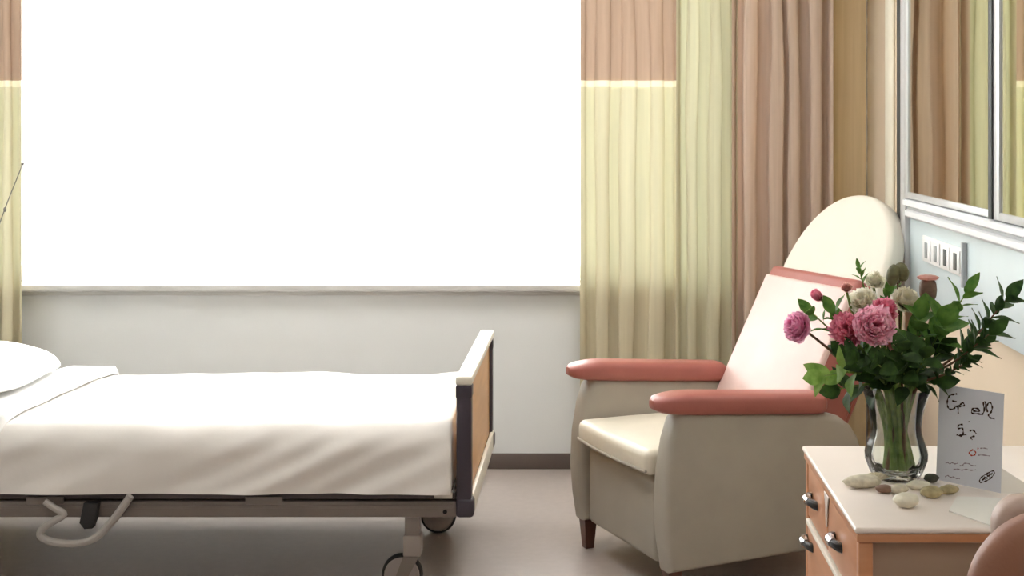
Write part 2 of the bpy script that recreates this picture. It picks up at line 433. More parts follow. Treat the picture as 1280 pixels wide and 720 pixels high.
# ------------------------------------------------------------------ right wall: mirrors, rail, panel, sockets
def ypx(x, X): return F * X / (x - 740)
ZR0, ZR1 = 1.188, 1.254
XM = XD - .018
post = empty('corner_post', (XD - .01, 4.80, .87), 'slim aluminium post with dark gasket strip beside the wall panel end', 'post')
MB().box((XD - .032, 4.798, .87), (XD - .002, 4.868, 2.70), .003).build('gasket', M['darkgap'], post, 'dark strip')
MB().box((XD - .036, 4.725, .87), (XD - .002, 4.795, 2.70), .004).build('profile', M['alu'], post)
def mirror(ya, yb, label, rot):
    c = Vector((XM - .010, yb, ZR1 + .004))
    r = empty('wall_mirror', c, label, 'mirror', rot)
    L = yb - ya
    f = MB()
    f.box((-.012, -.05, 0), (.012, 0, 1.44), .003); f.box((-.012, -L, 0), (.012, -L + .022, 1.44), .003)
    f.box((-.012, -L + .022, 0), (.012, -.05, .022), .003); f.box((-.012, -L + .022, 1.418), (.012, -.05, 1.44), .003)
    f.build('mirror_frame', M['alu'], r, local=True)
    MB().box((-.006, -L + .022, .022), (.004, -.05, 1.418)).build('mirror_glass', M['mirror'], r, local=True)
mirror(3.715, 4.718, 'large framed mirror beside the post, reflecting brown and green curtains', .0075)
mirror(2.40, 3.668, 'second framed mirror at the right edge of the view, reflecting green curtain', .0075)
MB().box((XD - .043, 3.675, ZR1 + .004), (XD - .002, 3.708, 2.68), .002).build('mirror_gasket', M['darkgap'], None, 'dark upright strip between the two mirrors', 'strip')
hr = empty('wall_rail', (XD - .02, 3.8, ZR0), 'white double-ridged rail along the right wall under the mirrors', 'rail')
prof = [(XD - .002, ZR0), (XD - .028, ZR0), (XD - .036, ZR0 + .008), (XD - .036, ZR0 + .024), (XD - .028, ZR0 + .030), (XD - .028, ZR0 + .040), (XD - .044, ZR0 + .046), (XD - .044, ZR1 - .004), (XD - .034, ZR1), (XD - .002, ZR1)]
t = MB(); t.extrude(prof, 'xz', 2.4, 4.722); t.build('rail_body', M['rail'], hr)
MB().box((XD - .030, 2.41, ZR0 + .0305), (XD - .0275, 4.715, ZR0 + .0395)).build('rail_groove', M['rail_grey'], hr, 'grey groove')
MB().box((XD - .018, 2.4, .92), (XD - .002, 4.722, ZR0 - .002), .004).build('wall_panel', M['panel'], None, 'pale blue wall panel under the white rail', 'panel')
so = empty('socket_plate', (XD - .02, 4.26, 1.06), 'white socket plate with four inserts on the pale blue panel', 'socket')
ya, yb = 4.02, 4.51
MB().box((XD - .027, ya, 1.058), (XD - .0185, yb, 1.144), .003).build('plate', M['socket'], so)
for i in range(4):
    yy = ya + .066 + i * .118
    g = MB().box((XD - .032, yy - .045, 1.066), (XD - .0265, yy + .045, 1.136), .003).build('socket_module', M['socket'], so)
    MB().box((XD - .0345, yy - .020, 1.074), (XD - .0315, yy + .012, 1.126), .002).build('socket_insert', M['socket_dark'] if i in (0, 1) else M['socket_reflection'], g)  # grey on the far inserts paints the bright reflection across them
MB().box((XD - .034, ya - .02, 1.03), (XD - .0185, ya - .004, 1.165), .002).build('end_strip', M['rail_grey'], so, 'grey end strip')

# ------------------------------------------------------------------ unseen ceiling lamps, added as fill light
def lamp(x, y, label, glow):
    r = empty('fill_lamp', (x, y, ZC - .05), label, 'lamp')
    f = MB()
    f.box((x - .32, y - .62, ZC - .05), (x + .32, y - .58, ZC - .001)); f.box((x - .32, y + .58, ZC - .05), (x + .32, y + .62, ZC - .001))
    f.box((x - .32, y - .58, ZC - .05), (x - .28, y + .58, ZC - .001)); f.box((x + .28, y - .58, ZC - .05), (x + .32, y + .58, ZC - .001))
    f.build('fill_lamp_frame', M['frame'], r)
    MB().box((x - .28, y - .58, ZC - .04), (x + .28, y + .58, ZC - .03)).build('fill_lamp_panel', glow, r)
lamp(-1.2, 1.3, 'added ceiling fill lamp over the near left of the room', M['fill_glow_low'])
lamp(.7, 1.3, 'added ceiling fill lamp over the near right of the room', M['fill_glow_mid'])
lamp(-1.0, 4.3, 'added ceiling fill lamp over the bed', M['fill_glow'])
lamp(.3, 4.3, 'added ceiling fill lamp over the recliner', M['fill_glow'])

# ------------------------------------------------------------------ hospital bed
BX0, BX1 = -2.56, -.445
bed = empty('hospital_bed', (-1.45, 4.78, 0), 'adjustable hospital bed with wood-panelled footboard and grey metal underframe', 'bed')
DK = .335   # deck height
MB().box((BX0, 4.33, DK + .004), (BX1 - .012, 5.22, .50), .05, 3).build('mattress', M['mattress'], bed)
MB().box((BX0, 4.34, DK - .02), (BX1, 5.21, DK), .004).build('deck', M['bedmetal_dark'], bed)
for y in (4.305, 5.205):
    r = MB()
    r.box((BX0, y, .315), (BX1 + .01, y + .045, .336), .005)
    rl = r.build('upper_rail', M['bedmetal_dark'], bed)
    r2 = MB(); r2.box((BX0, y - .004, .257), (BX1 + .012, y + .045, .309), .006)
    r2.box((BX0, y - .007, .288), (BX1, y - .002, .298), .002)
    lr = r2.build('side_rail', M['bedmetal'], bed)
    if y < 5:
        MB().box((-.505, y - .006, .318), (-.447, y + .02, .339), .003).build('end_bracket', M['bedplate'], rl, 'pale bracket')
        MB().lathe([(0, 0), (.007, 0), (.007, .004), (0, .005)], 12, mx=Matrix.Translation((-.470, y - .0045, .277)) @ Matrix.Rotation(PI / 2, 4, 'X')).build('screw', M['screw'], lr)
        for xx in (-1.05, -1.75):
            MB().box((xx - .06, y - .0075, .300), (xx + .06, y + .0, .325), .004).build('rail_clip', M['bedmetal'], lr)
for xx in (-.58, -1.2, -1.8, -2.3):
    MB().box((xx - .025, 4.35, .262), (xx + .025, 5.205, .306), .004).build('cross_member', M['bedmetal_dark'], bed)
# lower chassis & casters
for y, wx in ((4.335, -.612), (4.985, -.57)):
    for sx in (0, -1.72):
        lx = -.578 + sx
        lg = MB(); lg.box((lx - .024, y - .02, .19), (lx + .024, y + .028, .262), .004)
        lgo = lg.build('leg', M['bedmetal'], bed)
        MB().box((lx - .029, y - .024, .128), (lx + .029, y + .032, .196), .005).build('leg_sleeve', M['caster'], lgo)
        R = .065
        c = Vector((wx + sx, y + .004, R))
        cs = MB(); cs.lathe([(0, -.016), (.054, -.016), (.057, -.0135), (.057, .0135), (.054, .016), (0, .016)], 28, mx=Matrix.Translation(c) @ Matrix.Rotation(PI / 2, 4, 'X'))
        cs.lathe([(.049, -.012), (.060, -.012), (R, -.007), (R, .007), (.060, .012), (.049, .012)], 28, mx=Matrix.Translation(c) @ Matrix.Rotation(PI / 2, 4, 'X'))
        cw = cs.build('caster', M['caster'], bed)
        MB().lathe([(.0575, -.0135), (.0625, -.0125), (R + .0012, -.007), (R + .0012, .007), (.0625, .0125), (.0575, .0135)], 28, mx=Matrix.Translation(c) @ Matrix.Rotation(PI / 2, 4, 'X')).build('tyre', M['rubber'], cw)
        fk = MB()
        fk.extrude([(c.x - .02, .06), (c.x + .02, .06), (lx + .026, .134), (lx - .026, .134)], 'xz', c.y - .024, c.y - .018)
        fk.extrude([(c.x - .02, .06), (c.x + .02, .06), (lx + .026, .134), (lx - .026, .134)], 'xz', c.y + .018, c.y + .024)
        fk.box((lx - .026, c.y - .024, .124), (lx + .026, c.y + .024, .136), .002)
        fk.build('caster_fork', M['bedmetal'], cw)
# footboard
fb = MB()
FX0, FX1 = -.434, -.386
fbo = MB().extrude([(4.345, .315), (5.205, .315), (5.205, .668), (4.345, .668)], 'yz', FX0 + .012, FX1 - .012).build('footboard', M['bed_wood'], bed)
for ya, yb in ((4.296, 4.346), (5.204, 5.254)):
    p = MB(); p.box((FX0, ya, .262), (FX1, yb, .672), .005, 2)
    p.box((FX0 - .002, ya - .006, .258), (FX1 + .008, yb + .004, .318), .012, 3)
    p.box((FX0 - .002, ya - .002, .640), (FX1 + .002, yb + .002, .680), .004, 2)
    p.build('footboard_post', M['bed_post'], fbo)
MB().box((FX0 - .003, 4.296, .680), (FX1 + .003, 5.256, .710), .008, 3).build('footboard_cap', M['bed_cap'], fbo, 'cream cap')
MB().box((FX1 - .010, 4.352, .252), (FX1 + .004, 5.256, .322), .005, 2).build('bumper_rail', M['bed_cap'], fbo, 'cream bumper rail')
# loop handle and lever under the near rail
def B(px_, py_, d=4.27): return W(px_, py_, d)
lp = MB(); lp.tube([B(56, 627), B(68, 635), B(80, 643), B(66, 652), B(53, 661), B(51, 669), B(62, 676), B(80, 679), B(103, 678), B(122, 670), B(140, 652), B(152, 636), B(163, 620)],
                   [.011, .011, .011, .012, .013, .013, .013, .012, .012, .013, .013, .013, .012], 10)
lp.build('loop_handle', M['loop'], bed, 'grey tube loop handle')
lv = MB(); lv.extrude([(-1.615, .312), (-1.57, .312), (-1.578, .26), (-1.588, .232), (-1.612, .230), (-1.628, .25)], 'xz', 4.265, 4.30, .004)
lv.build('brake_lever', M['rubber'], bed, 'dark lever')

# bed cover: a thick draped spread with wrinkles
def cover_shape():
    y0, y1, zt, zb = 4.285, 5.262, .552, .340
    R = .085
    prof = []
    def add(y, z, ny, nz): prof.append((y, z, ny, nz))
    for k in range(10): add(y0 - .0, zb + (zt - R - zb) * k / 10, -1, 0)
    for k in range(11):
        a = PI - (PI / 2) * k / 10
        add(y0 + R + R * math.cos(a), zt - R + R * math.sin(a), math.cos(a), math.sin(a))
    for k in range(1, 22): add(y0 + R + (y1 - y0 - 2 * R) * k / 22, zt, 0, 1)
    for k in range(11):
        a = PI / 2 - (PI / 2) * k / 10
        add(y1 - R + R * math.cos(a), zt - R + R * math.sin(a), math.cos(a), math.sin(a))
    for k in range(1, 8): add(y1, zt - R - (zt - R - zb) * k / 7, 1, 0)
    return prof
prof = cover_shape()
def drap(x, y, z, ny, nz):
    side = max(0.0, -ny)
    down = max(0.0, min(1.0, (.50 - z) / .16))
    # long diagonal drag folds on the hanging side, soft undulation above
    q = x * 1.0 - (z - .4) * 2.1
    ph_ = 2.6 * noise.noise(Vector((x * 1.3, z * 2, 0)))
    gate = max(0, .6 + noise.noise(Vector((x * 1.7, z * 2.0, 7))))
    d = side * (.0042 * math.sin(q * 31 + 2 * ph_) * gate + .006 * math.sin(q * 11 + ph_) * (.3 + .7 * down) + .008 * noise.noise(Vector((q * 3, z * 4, 2))) + .012 * down)
    e = .010 * noise.noise(Vector((x * 2.2, y * 2.6, 5))) + .0055 * noise.noise(Vector((x * 6 + y * 4, y * 9, 1)))
    e += .005 * math.sin(x * 30 - y * 20) * noise.noise(Vector((x * 3, y * 3, 9))) * max(0, 1 - (y - 4.28) / .3)
    e *= max(0, nz)
    end = max(0.0, (x + .62) / .175)
    lift = .012 * end * max(0, nz)
    return Vector((x, y + ny * d, z + nz * (e + lift)))
cv = MB()
xs_ = [BX0 + (BX1 - .006 - BX0) * i / 170 for i in range(171)]
outer = [[cv.bm.verts.new(drap(x, *p)) for p in prof] for x in xs_]
for i in range(170):
    for j in range(len(prof) - 1):
        cv.bm.faces.new((outer[i][j], outer[i + 1][j], outer[i + 1][j + 1], outer[i][j + 1]))
endv = outer[-1]
inn = [cv.bm.verts.new(v.co + Vector((0, 0, 0))) for v in endv]
c0 = cv.bm.verts.new(Vector((BX1 - .006, 4.77, .36)))
for j in range(len(prof) - 1):
    cv.bm.faces.new((endv[j], c0, endv[j + 1]))
bmesh.ops.delete(cv.bm, geom=inn, context='VERTS')
bsp = cv.build('bedspread', M['linen'], None, 'rumpled white bedspread draped over the hospital bed', 'bedspread', angle=180, recalc=True)
# turned-down top of the sheet, lies on the bedspread (part of the bedding that would lift with it)
td = MB()
XT = -1.845
def td_pt(u, v, off):
    y = 4.262 + v * 1.02
    xe = XT - .06 * (1 - v) + .012 * noise.noise(Vector((v * 6, 0, 0)))
    x = xe - .17 * u
    t = (v - .5) * 2
    zz = .562 + .026 * (1 - abs(t) ** 6) + .006 * noise.noise(Vector((x * 5, y * 4, 3)))
    if v < .08: zz -= (.08 - v) * 1.1
    if v > .95: zz -= (v - .95) * 1.2
    if u < .06: zz -= (.06 - u) / .06 * .016
    return Vector((x, y, zz + off))
V1 = td.grid(lambda u, v: td_pt(u, v, 0), 36, 40)
V2 = td.grid(lambda u, v: td_pt(u, v, -.012), 36, 40)
for i in range(36):
    td.bm.faces.new((V1[i][0], V1[i + 1][0], V2[i + 1][0], V2[i][0])); td.bm.faces.new((V1[i][40], V1[i + 1][40], V2[i + 1][40], V2[i][40]))
for j in range(40):
    td.bm.faces.new((V1[0][j], V1[0][j + 1], V2[0][j + 1], V2[0][j])); td.bm.faces.new((V1[36][j], V1[36][j + 1], V2[36][j + 1], V2[36][j]))
td.build('turned_down_sheet', M['pillow'], bsp, 'turned-down white sheet edge', angle=60, recalc=True)
# pillow
pl = MB()
pl.blob((-2.315, 4.80, 0), (.345, .37, .136), Matrix.Identity(4), 3.4, 1.7, .05, 1.6, 2, 56, 28)
for v in pl.bm.verts:
    if v.co.z < 0: v.co.z *= .12
    v.co.z += .610 + .006 * noise.noise(v.co * 9)
pl.build('pillow', M['pillow'], None, 'plump white pillow at the head of the bed', 'pillow', angle=180)

# ------------------------------------------------------------------ recliner
ROT = math.radians(-64)
rc = empty('recliner', (.088, 4.525, 0), 'cream and rose vinyl recliner with tall rounded headrest beside the nightstand', 'armchair', ROT)
side_prof = [(.004, .105), (-.012, .20), (-.020, .30), (-.014, .42), (.004, .52), (.026, .585), (.045, .603), (.10, .602), (.35, .578), (.60, .552), (.655, .538), (.70, .505), (.735, .455), (.752, .39), (.758, .28), (.755, .105)]
for s in (-1, 1):
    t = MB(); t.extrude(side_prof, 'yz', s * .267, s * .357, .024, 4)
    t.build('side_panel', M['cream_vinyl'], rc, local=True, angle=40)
    # arm pad: a loaf that droops over the front
    def pad(u, v, s=s):
        a = 2 * PI * u
        L0, L1 = -.040, .600
        y = L0 + (L1 - L0) * v
        e = min(1.0, max(0, 1 - ((.24 - v) / .24) ** 2) ** .5 if v < .24 else 1.0)
        e2 = max(0, 1 - ((v - .95) / .05) ** 2) ** .5 if v > .95 else 1.0
        k = max(.02, min(e, .4 + .6 * e2 if v < .999 else .4))
        ca, sa = math.cos(a), math.sin(a)
        sx = math.copysign(abs(ca) ** .5, ca); sz = math.copysign(abs(sa) ** .6, sa)
        top = .634 - .088 * (y - .05) - .10 * max(0, .07 - y) ** 1.2
        return Vector((s * .312 + sx * .060 * (.55 + .45 * k) * (1 if v > .01 else .6), y, top + sz * .036 * (.35 + .65 * k)))
    t = MB(); V = t.grid(pad, 28, 34, closed_u=True)
    t.bm.faces.new([r[0] for r in V]); t.bm.faces.new([r[-1] for r in reversed(V)])
    t.build('armrest', M['rose'], rc, 'rose armrest pad', local=True, recalc=True, angle=60)
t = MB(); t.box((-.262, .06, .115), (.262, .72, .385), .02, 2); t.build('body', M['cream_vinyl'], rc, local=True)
fp = MB()
fp.box((-.250, .008, .108), (.250, .075, .378), .022, 4)
for v in fp.bm.verts:
    if v.co.y < .04:
        v.co.y -= .014 * max(0, 1 - (v.co.x / .26) ** 2) * max(0, 1 - ((v.co.z - .245) / .15) ** 2)
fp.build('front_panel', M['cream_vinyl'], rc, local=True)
sc_ = MB(); sc_.box((-.262, -.030, .392), (.262, .57, .474), .026, 5)
bmesh.ops.subdivide_edges(sc_.bm, edges=[e for e in sc_.bm.edges if e.calc_length() > .1], cuts=8, use_grid_fill=True)
for v in sc_.bm.verts:
    if v.co.z > .44: v.co.z += .016 * max(0, 1 - (v.co.x / .262) ** 2) * max(0, 1 - ((v.co.y - .265) / .31) ** 2)
    v.co.y -= .012 * max(0, 1 - (v.co.x / .262) ** 2) if v.co.y < .02 else 0
    v.co.z -= .022 * max(0, v.co.y)
seat = sc_.build('seat_cushion', M['seat_vinyl'], rc, 'pale cream seat', local=True, angle=180)
pp = MB(); loop = [(-.250, -.029, .408), (-.125, -.039, .407), (0, -.042, .407), (.125, -.039, .407), (.250, -.029, .408)]
pp.tube(loop, .005, 8); pp.build('piping', M['cream_vinyl'], seat, local=True)
dvec = Vector((0, .467, .884)).normalized(); nvec = Vector((0, -.884, .467)).normalized()
BM = Matrix(((1, 0, 0, 0), (0, -nvec.y, dvec.y, .505), (0, -nvec.z, dvec.z, .445), (0, 0, 0, 1)))
b = MB(); b.box((-.270, .006, -.02), (.270, .19, .612), .02, 4, BM)
bk = b.build('backrest', M['rose'], rc, 'rose back with darker sides', local=True)
b = MB(); b.box((-.266, -.006, 0), (.266, .040, .568), .012, 4)
for v in b.bm.verts:
    if v.co.y < .02: v.co.y -= .016 * max(0, 1 - (v.co.x / .27) ** 2) * max(0, 1 - ((v.co.z - .3) / .31) ** 2)
b.bm.transform(BM); b.build('back_cushion', M['rose_pale'], bk, 'pale pink back cushion', local=True)
out = [(-.285, .38)] + [(-.285 + .0 * k, .38 + .045 * k) for k in range(1, 4)]
out = [(-.28, .36), (-.285, .45), (-.286, .54)]
for k in range(0, 33):
    a = PI - PI * k / 32
    ca, sa = math.cos(a), math.sin(a)
    out.append((math.copysign(abs(ca) ** .92, ca) * .300 + .002, .60 + .355 * abs(sa) ** .90))
out += [(.305, .54), (.305, .45), (.30, .36)]
h = MB(); h.extrude(out, 'xz', .066, .150, .022, 4, BM)
h.build('headrest', M['head_vinyl'], rc, 'ivory rounded headrest', local=True, angle=50)
b = MB(); b.box((-.262, .12, -.16), (.262, .21, .55), .02, 3, BM); b.build('back_shell', M['rose'], rc, local=True)
for sx in (-1, 1):
    for y in (.035, .70):
        l = MB(); x = sx * .305
        l.lathe([(0, 0), (.022, 0), (.034, .105), (0, .108)], 4, mx=Matrix.Translation((x, y, 0)) @ Matrix.Rotation(PI / 4, 4, 'Z'))
        l.build('leg', M['chair_leg'], rc, local=True)

# ------------------------------------------------------------------ nightstand
NX0, NX1, NY0, NY1, NZ = .503, 1.115, 2.57, 3.22, .75
ns = empty('nightstand', (.83, 2.9, 0), 'wooden nightstand with white top and black-handled drawers', 'nightstand')
tp = MB().box((NX0, NY0, NZ - .012), (NX1, NY1, NZ), .005, 3).build('top', M['ns_top'], ns, 'white laminate top')
MB().box((NX0 + .004, NY0 + .003, NZ - .030), (NX1 - .002, NY1 - .003, NZ - .0125), .003).build('top_edging', M['ns_wood'], tp, 'wooden edge')
cs = MB(); cs.box((NX0 + .03, NY0 + .018, .09), (NX1 - .006, NY1 - .018, NZ - .031))
cs.build('carcass', M['ns_side'], ns)
for y in (NY0 + .006, NY1 - .028):
    MB().box((NX0 + .008, y, .06), (NX0 + .036, y + .022, NZ - .031), .003).build('corner_stile', M['ns_wood'], ns)
for xx, y in ((NX0 + .05, NY0 + .05), (NX0 + .05, NY1 - .05), (NX1 - .05, NY0 + .05), (NX1 - .05, NY1 - .05)):
    c = MB(); c.lathe([(0, -.011), (.03, -.011), (.034, -.006), (.034, .006), (.03, .011), (0, .011)], 20, mx=Matrix.Translation((xx, y, .0345)) @ Matrix.Rotation(PI / 2, 4, 'X'))
    c.box((xx - .02, y - .016, .06), (xx + .02, y + .016, .092), .003)
    c.build('caster', M['rubber'], ns)
def handle(parent, y, z, ln=.082):
    x = NX0 + .012
    h = MB()
    h.tube([(x + .004, y - ln / 2, z - .004), (x - .008, y - ln / 2 + .006, z), (x - .016, y - ln / 4, z + .002), (x - .018, y, z + .002), (x - .016, y + ln / 4, z + .002), (x - .008, y + ln / 2 - .006, z), (x + .004, y + ln / 2, z - .004)],
           [.010, .010, .009, .009, .009, .010, .010], 10)
    ho = h.build('handle', M['black'], parent)
    g = MB(); g.tube([(x - .0165, y - .019, z + .002), (x - .0185, y - .008, z + .002), (x - .0185, y + .008, z + .002), (x - .0165, y + .019, z + .002)], .0105, 10)
    g.build('handle_sleeve', M['chrome'], ho, 'chrome sleeve')
ym = 2.925
for a, b_, hy in ((NY0 + .032, ym - .004, 2.80), (ym + .004, NY1 - .032, 3.10)):
    d = MB(); d.box((NX0 + .010, a, .592), (NX0 + .030, b_, NZ - .034), .003)
    do = d.build('drawer', M['ns_wood'], ns)
    handle(do, hy, .652)
# rounded finger notch trim between the upper drawers
nt_ = MB(); nt_.extrude([(ym - .028, NZ - .035), (ym + .028, NZ - .035), (ym + .012, NZ - .062), (ym + .003, NZ - .105), (ym - .003, NZ - .105), (ym - .012, NZ - .062)], 'yz', NX0 + .006, NX0 + .0095, .001, 1)
nt_.build('divider_notch', M['ns_top'], ns, 'pale tapered notch')
d = MB(); d.box((NX0 + .008, NY0 + .032, .34), (NX0 + .030, NY1 - .032, .578), .003)
do = d.build('drawer', M['ns_wood'], ns, 'deep lower drawer')
MB().box((NX0 + .004, NY0 + .032, .574), (NX0 + .028, NY1 - .032, .586), .002).build('drawer_edge_highlight', M['bed_cap'], do, 'painted edge highlight')  # pale strip paints the highlight along the lower drawer's top edge
handle(do, 3.15, .540); handle(do, 2.70, .540)
d = MB(); d.box((NX0 + .010, NY0 + .032, .10), (NX0 + .030, NY1 - .032, .334), .003)
do = d.build('drawer', M['ns_wood'], ns); handle(do, 2.895, .26)

# ------------------------------------------------------------------ things on the nightstand
def T(px_, py_):
    """point on the nightstand top seen at a pixel"""
    d = F * (EYE - NZ) / (py_ - 150)
    return Vector(((px_ - 740) * d / F, d, NZ))
VC = Vector((.662, 2.925, NZ))
va = empty('vase', VC, 'clear fluted glass vase of water holding the bouquet on the nightstand', 'vase')
op = [(0, .001), (.036, .001), (.044, .006), (.050, .022), (.0575, .045), (.058, .060), (.052, .082), (.047, .100), (.0465, .118), (.050, .145), (.057, .175), (.064, .199)]
ip = [(.0615, .199), (.0545, .175), (.0475, .145), (.0440, .118), (.0445, .100), (.0495, .082), (.055, .060), (.0545, .045), (.047, .024), (.036, .016), (0, .016)]
op = [(r * 1.17, z) for r, z in op]; ip = [(r * 1.17 if r else 0, z) for r, z in ip]
g = MB(); g.lathe(op + ip, 72, flute=.02, nf=14, fz=lambda z: max(.1, 1 - z / .16)); g.build('vase_glass', M['glass'], va, local=True, angle=60)
wp = [(0, .018), (.035, .018), (.046, .026), (.0530, .045), (.0535, .060), (.048, .082), (.043, .100), (.0425, .118), (.044, .132), (0, .132)]
MB().lathe([(r * 1.165, z) for r, z in wp], 48).build('water', M['water'], va, local=True)

rnd = random.Random(4)
def leaf(mb, base_, dirv, side, L, wd, curl=.25, fold=.25):
    d = dirv.normalized(); s = side - d * side.dot(d)
    s = s.normalized() if s.length > 1e-5 else d.orthogonal().normalized()
    n = d.cross(s)
    def f(u, v):
        t = v
        wv = wd * (math.sin(PI * min(1, t ** .8)) ** .9) * .5
        a = (u - .5) * 2
        return base_ + d * (L * t) + s * (wv * a) + n * (abs(a) * wv * fold - curl * L * t * t + .02 * L * math.sin(9 * t + 3 * a))
    mb.grid(f, 4, 8)
def vpath(i, n, head, bend=.0, r=.036):
    """stem from inside the vase through its mouth out to head"""
    a = 2.4 * i + .6; rr = r * math.sqrt((i % n + .5) / n)
    hd = Vector((head.x - VC.x, head.y - VC.y, 0)); 
    hn = hd.normalized() if hd.length > 1e-4 else Vector((1, 0, 0))
    b0 = VC + Vector((rr * math.cos(a), rr * math.sin(a), .024)) - hn * .006
    m1 = VC + Vector((.7 * rr * math.cos(a), .7 * rr * math.sin(a), .11)) + hn * .006
    m2 = VC + Vector((.6 * rr * math.cos(a), .6 * rr * math.sin(a), .20)) + hn * min(.036, hd.length * .4)
    m3 = m2.lerp(head, .55) + Vector((0, 0, bend * (head - m2).length))
    return [b0, m1, m2, m3, head]
def bloom(mb, c, r, face, seed, layers=6, ruff=.2, n0=5, openness=1.0):
    """a many-petalled head: cupped, ruffled petals from a tight heart outward"""
    rn = random.Random(seed); f = face.normalized(); a = f.orthogonal().normalized(); b = f.cross(a)
    for l in range(layers):
        q = (l + 1) / layers
        n = n0 + l * 2
        for k in range(n):
            an = 2 * PI * (k + .5 * (l % 2)) / n + rn.uniform(-.18, .18)
            rad = a * math.cos(an) + b * math.sin(an); tan = f.cross(rad)
            th1 = (.35 + 1.25 * q * openness) + rn.uniform(-.1, .1)          # how far the petal opens from the axis
            sz = r * (.55 + .5 * q) * rn.uniform(.88, 1.1); wd = r * (.55 + .35 * q)
            p1, p2, p3 = rn.random() * 6, rn.random() * 6, rn.uniform(-1, 1)
            base_ = c - f * (r * .55)
            def g(u, v):
                th = th1 * math.sin(v * PI * .62) / 1.0
                rr = sz * math.sin(min(PI / 2, v * 1.25)) * math.sin(th1) * .98
                hh = r * (.15 + 1.25 * v * (1.1 - .62 * q * openness)) - (r * .25 * max(0, v - .75) * 4 * q * openness * .6)
                aa = (u - .5) * 2
                wv = wd * math.sin(PI * (.12 + .80 * v)) ** .6
                cup = -(aa ** 2) * wv * .25
                ru = ruff * r * .35 * v * v * math.sin(aa * 5 + p1) * .6 + ruff * r * .22 * v * math.sin(aa * 11 + p2)
                return base_ + rad * (rr * (.9 + .1 * p3 * v) + cup + ru * .7) + f * (hh + ru) + tan * (aa * wv * .62)
            mb.grid(g, 6, 7)
def flower(name, i, head, r, face, petals, label, cat='flower', layers=6, ruff=.2, stem='stem', leaves=2, lm='leaf_mid', openness=1.0, n0=5, group='flowers in the vase'):
    pts = vpath(i, 9, head - face.normalized() * r * .5)
    root = empty(name, pts[0], label, cat, group=group)
    MB().tube(pts, [.0038, .004, .004, .0032, .0026], 8).build('stem', M[stem], root)
    m = MB(); bloom(m, head, r, face, i * 13 + 5, layers, ruff, n0, openness); m.build('petals', M[petals], root, angle=180)
    sp = MB(); f = face.normalized(); a = f.orthogonal().normalized(); b_ = f.cross(a)
    for k in range(5):
        an = 2 * PI * k / 5; rad = a * math.cos(an) + b_ * math.sin(an)
        leaf(sp, head - f * r * .62, (rad * .8 + f * .9), f.cross(rad), r * .9, r * .55, -.1)
    sp.build('sepals', M['leaf_mid'], root, angle=180)
    if leaves:
        lv_ = MB()
        for k in range(leaves):
            p = Vector(pts[2]).lerp(Vector(pts[3]), .5 + .5 * k / max(1, leaves)); d = (Vector(pts[4]) - p).normalized()
            sd = Vector((rnd.uniform(-1, 1), rnd.uniform(-1, 1), rnd.uniform(-.2, .4)))
            leaf(lv_, p, d * .5 + sd, d.cross(sd), rnd.uniform(.05, .075), rnd.uniform(.022, .03), .15)
        lv_.build('leaves', M[lm], root, angle=180)
    return root
D0 = 2.90
flower('peony', 1, W(998, 409, 2.86), .039, Vector((-.75, -.55, .35)), 'pink', 'round pink peony reaching out far left of the bouquet on a bare stem', 'flower', 6, .22, 'stem_brown', 0)
flower('carnation', 2, W(1060, 412, 2.84), .040, Vector((-.35, -.85, .3)), 'rosepink', 'deep rose ruffled flower just left of the largest pink peony', 'flower', 7, .55, leaves=1)
flower('peony', 3, W(1092, 408, 2.80), .050, Vector((.05, -.9, .3)), 'palepink', 'largest soft pink peony at the front middle of the bouquet', 'flower', 7, .3, leaves=1)
flower('peony', 4, W(1105, 388, 2.86), .034, Vector((.4, -.5, .7)), 'rosepink', 'rose pink flower peeping above and behind the largest pink peony', 'flower', 6, .3, leaves=0)
flower('peony_bud', 5, W(1023, 371, 2.88), .020, Vector((-.7, -.3, .6)), 'rosepink', 'small closed pink bud with green sepals above the far left peony', 'flower bud', 4, .1, leaves=3, openness=.25, n0=4)
flower('peony_bud', 6, W(1058, 361, 2.92), .0145, Vector((-.1, -.7, .6)), 'blush_petal', 'tiny pinkish bud at the top left of the bouquet beside ivory flowers', 'flower bud', 4, .3, leaves=0, openness=.6, n0=4)
flower('small_blossom', 7, W(1114, 432, 2.80), .015, Vector((.2, -.8, -.2)), 'blush_petal', 'small blush blossom hanging just below the largest pink peony', 'flower', 3, .4, leaves=0, n0=4)
flower('ivory_flower', 8, W(1078, 377, 2.93), .036, Vector((-.3, -.7, .6)), 'white_petal', 'ivory flower above the pink carnation, leftmost of the ivory ones', 'flower', 5, .3, leaves=0)
flower('ivory_flower', 0, W(1093, 352, 2.97), .028, Vector((0, -.5, .8)), 'white_petal', 'ivory flower at the top of the bouquet left of the olive pod', 'flower', 5, .3, leaves=0)
flower('ivory_flower', 11, W(1131, 376, 2.90), .036, Vector((.15, -.8, .5)), 'white_petal', 'ivory flower directly below the olive seed pod', 'flower', 5, .3, leaves=0)
flower('ivory_flower', 13, W(1168, 389, 2.92), .022, Vector((.4, -.6, .6)), 'white_petal', 'smaller ivory flower below the brown seed pod, rightmost of the ivory ones', 'flower', 4, .3, leaves=0)

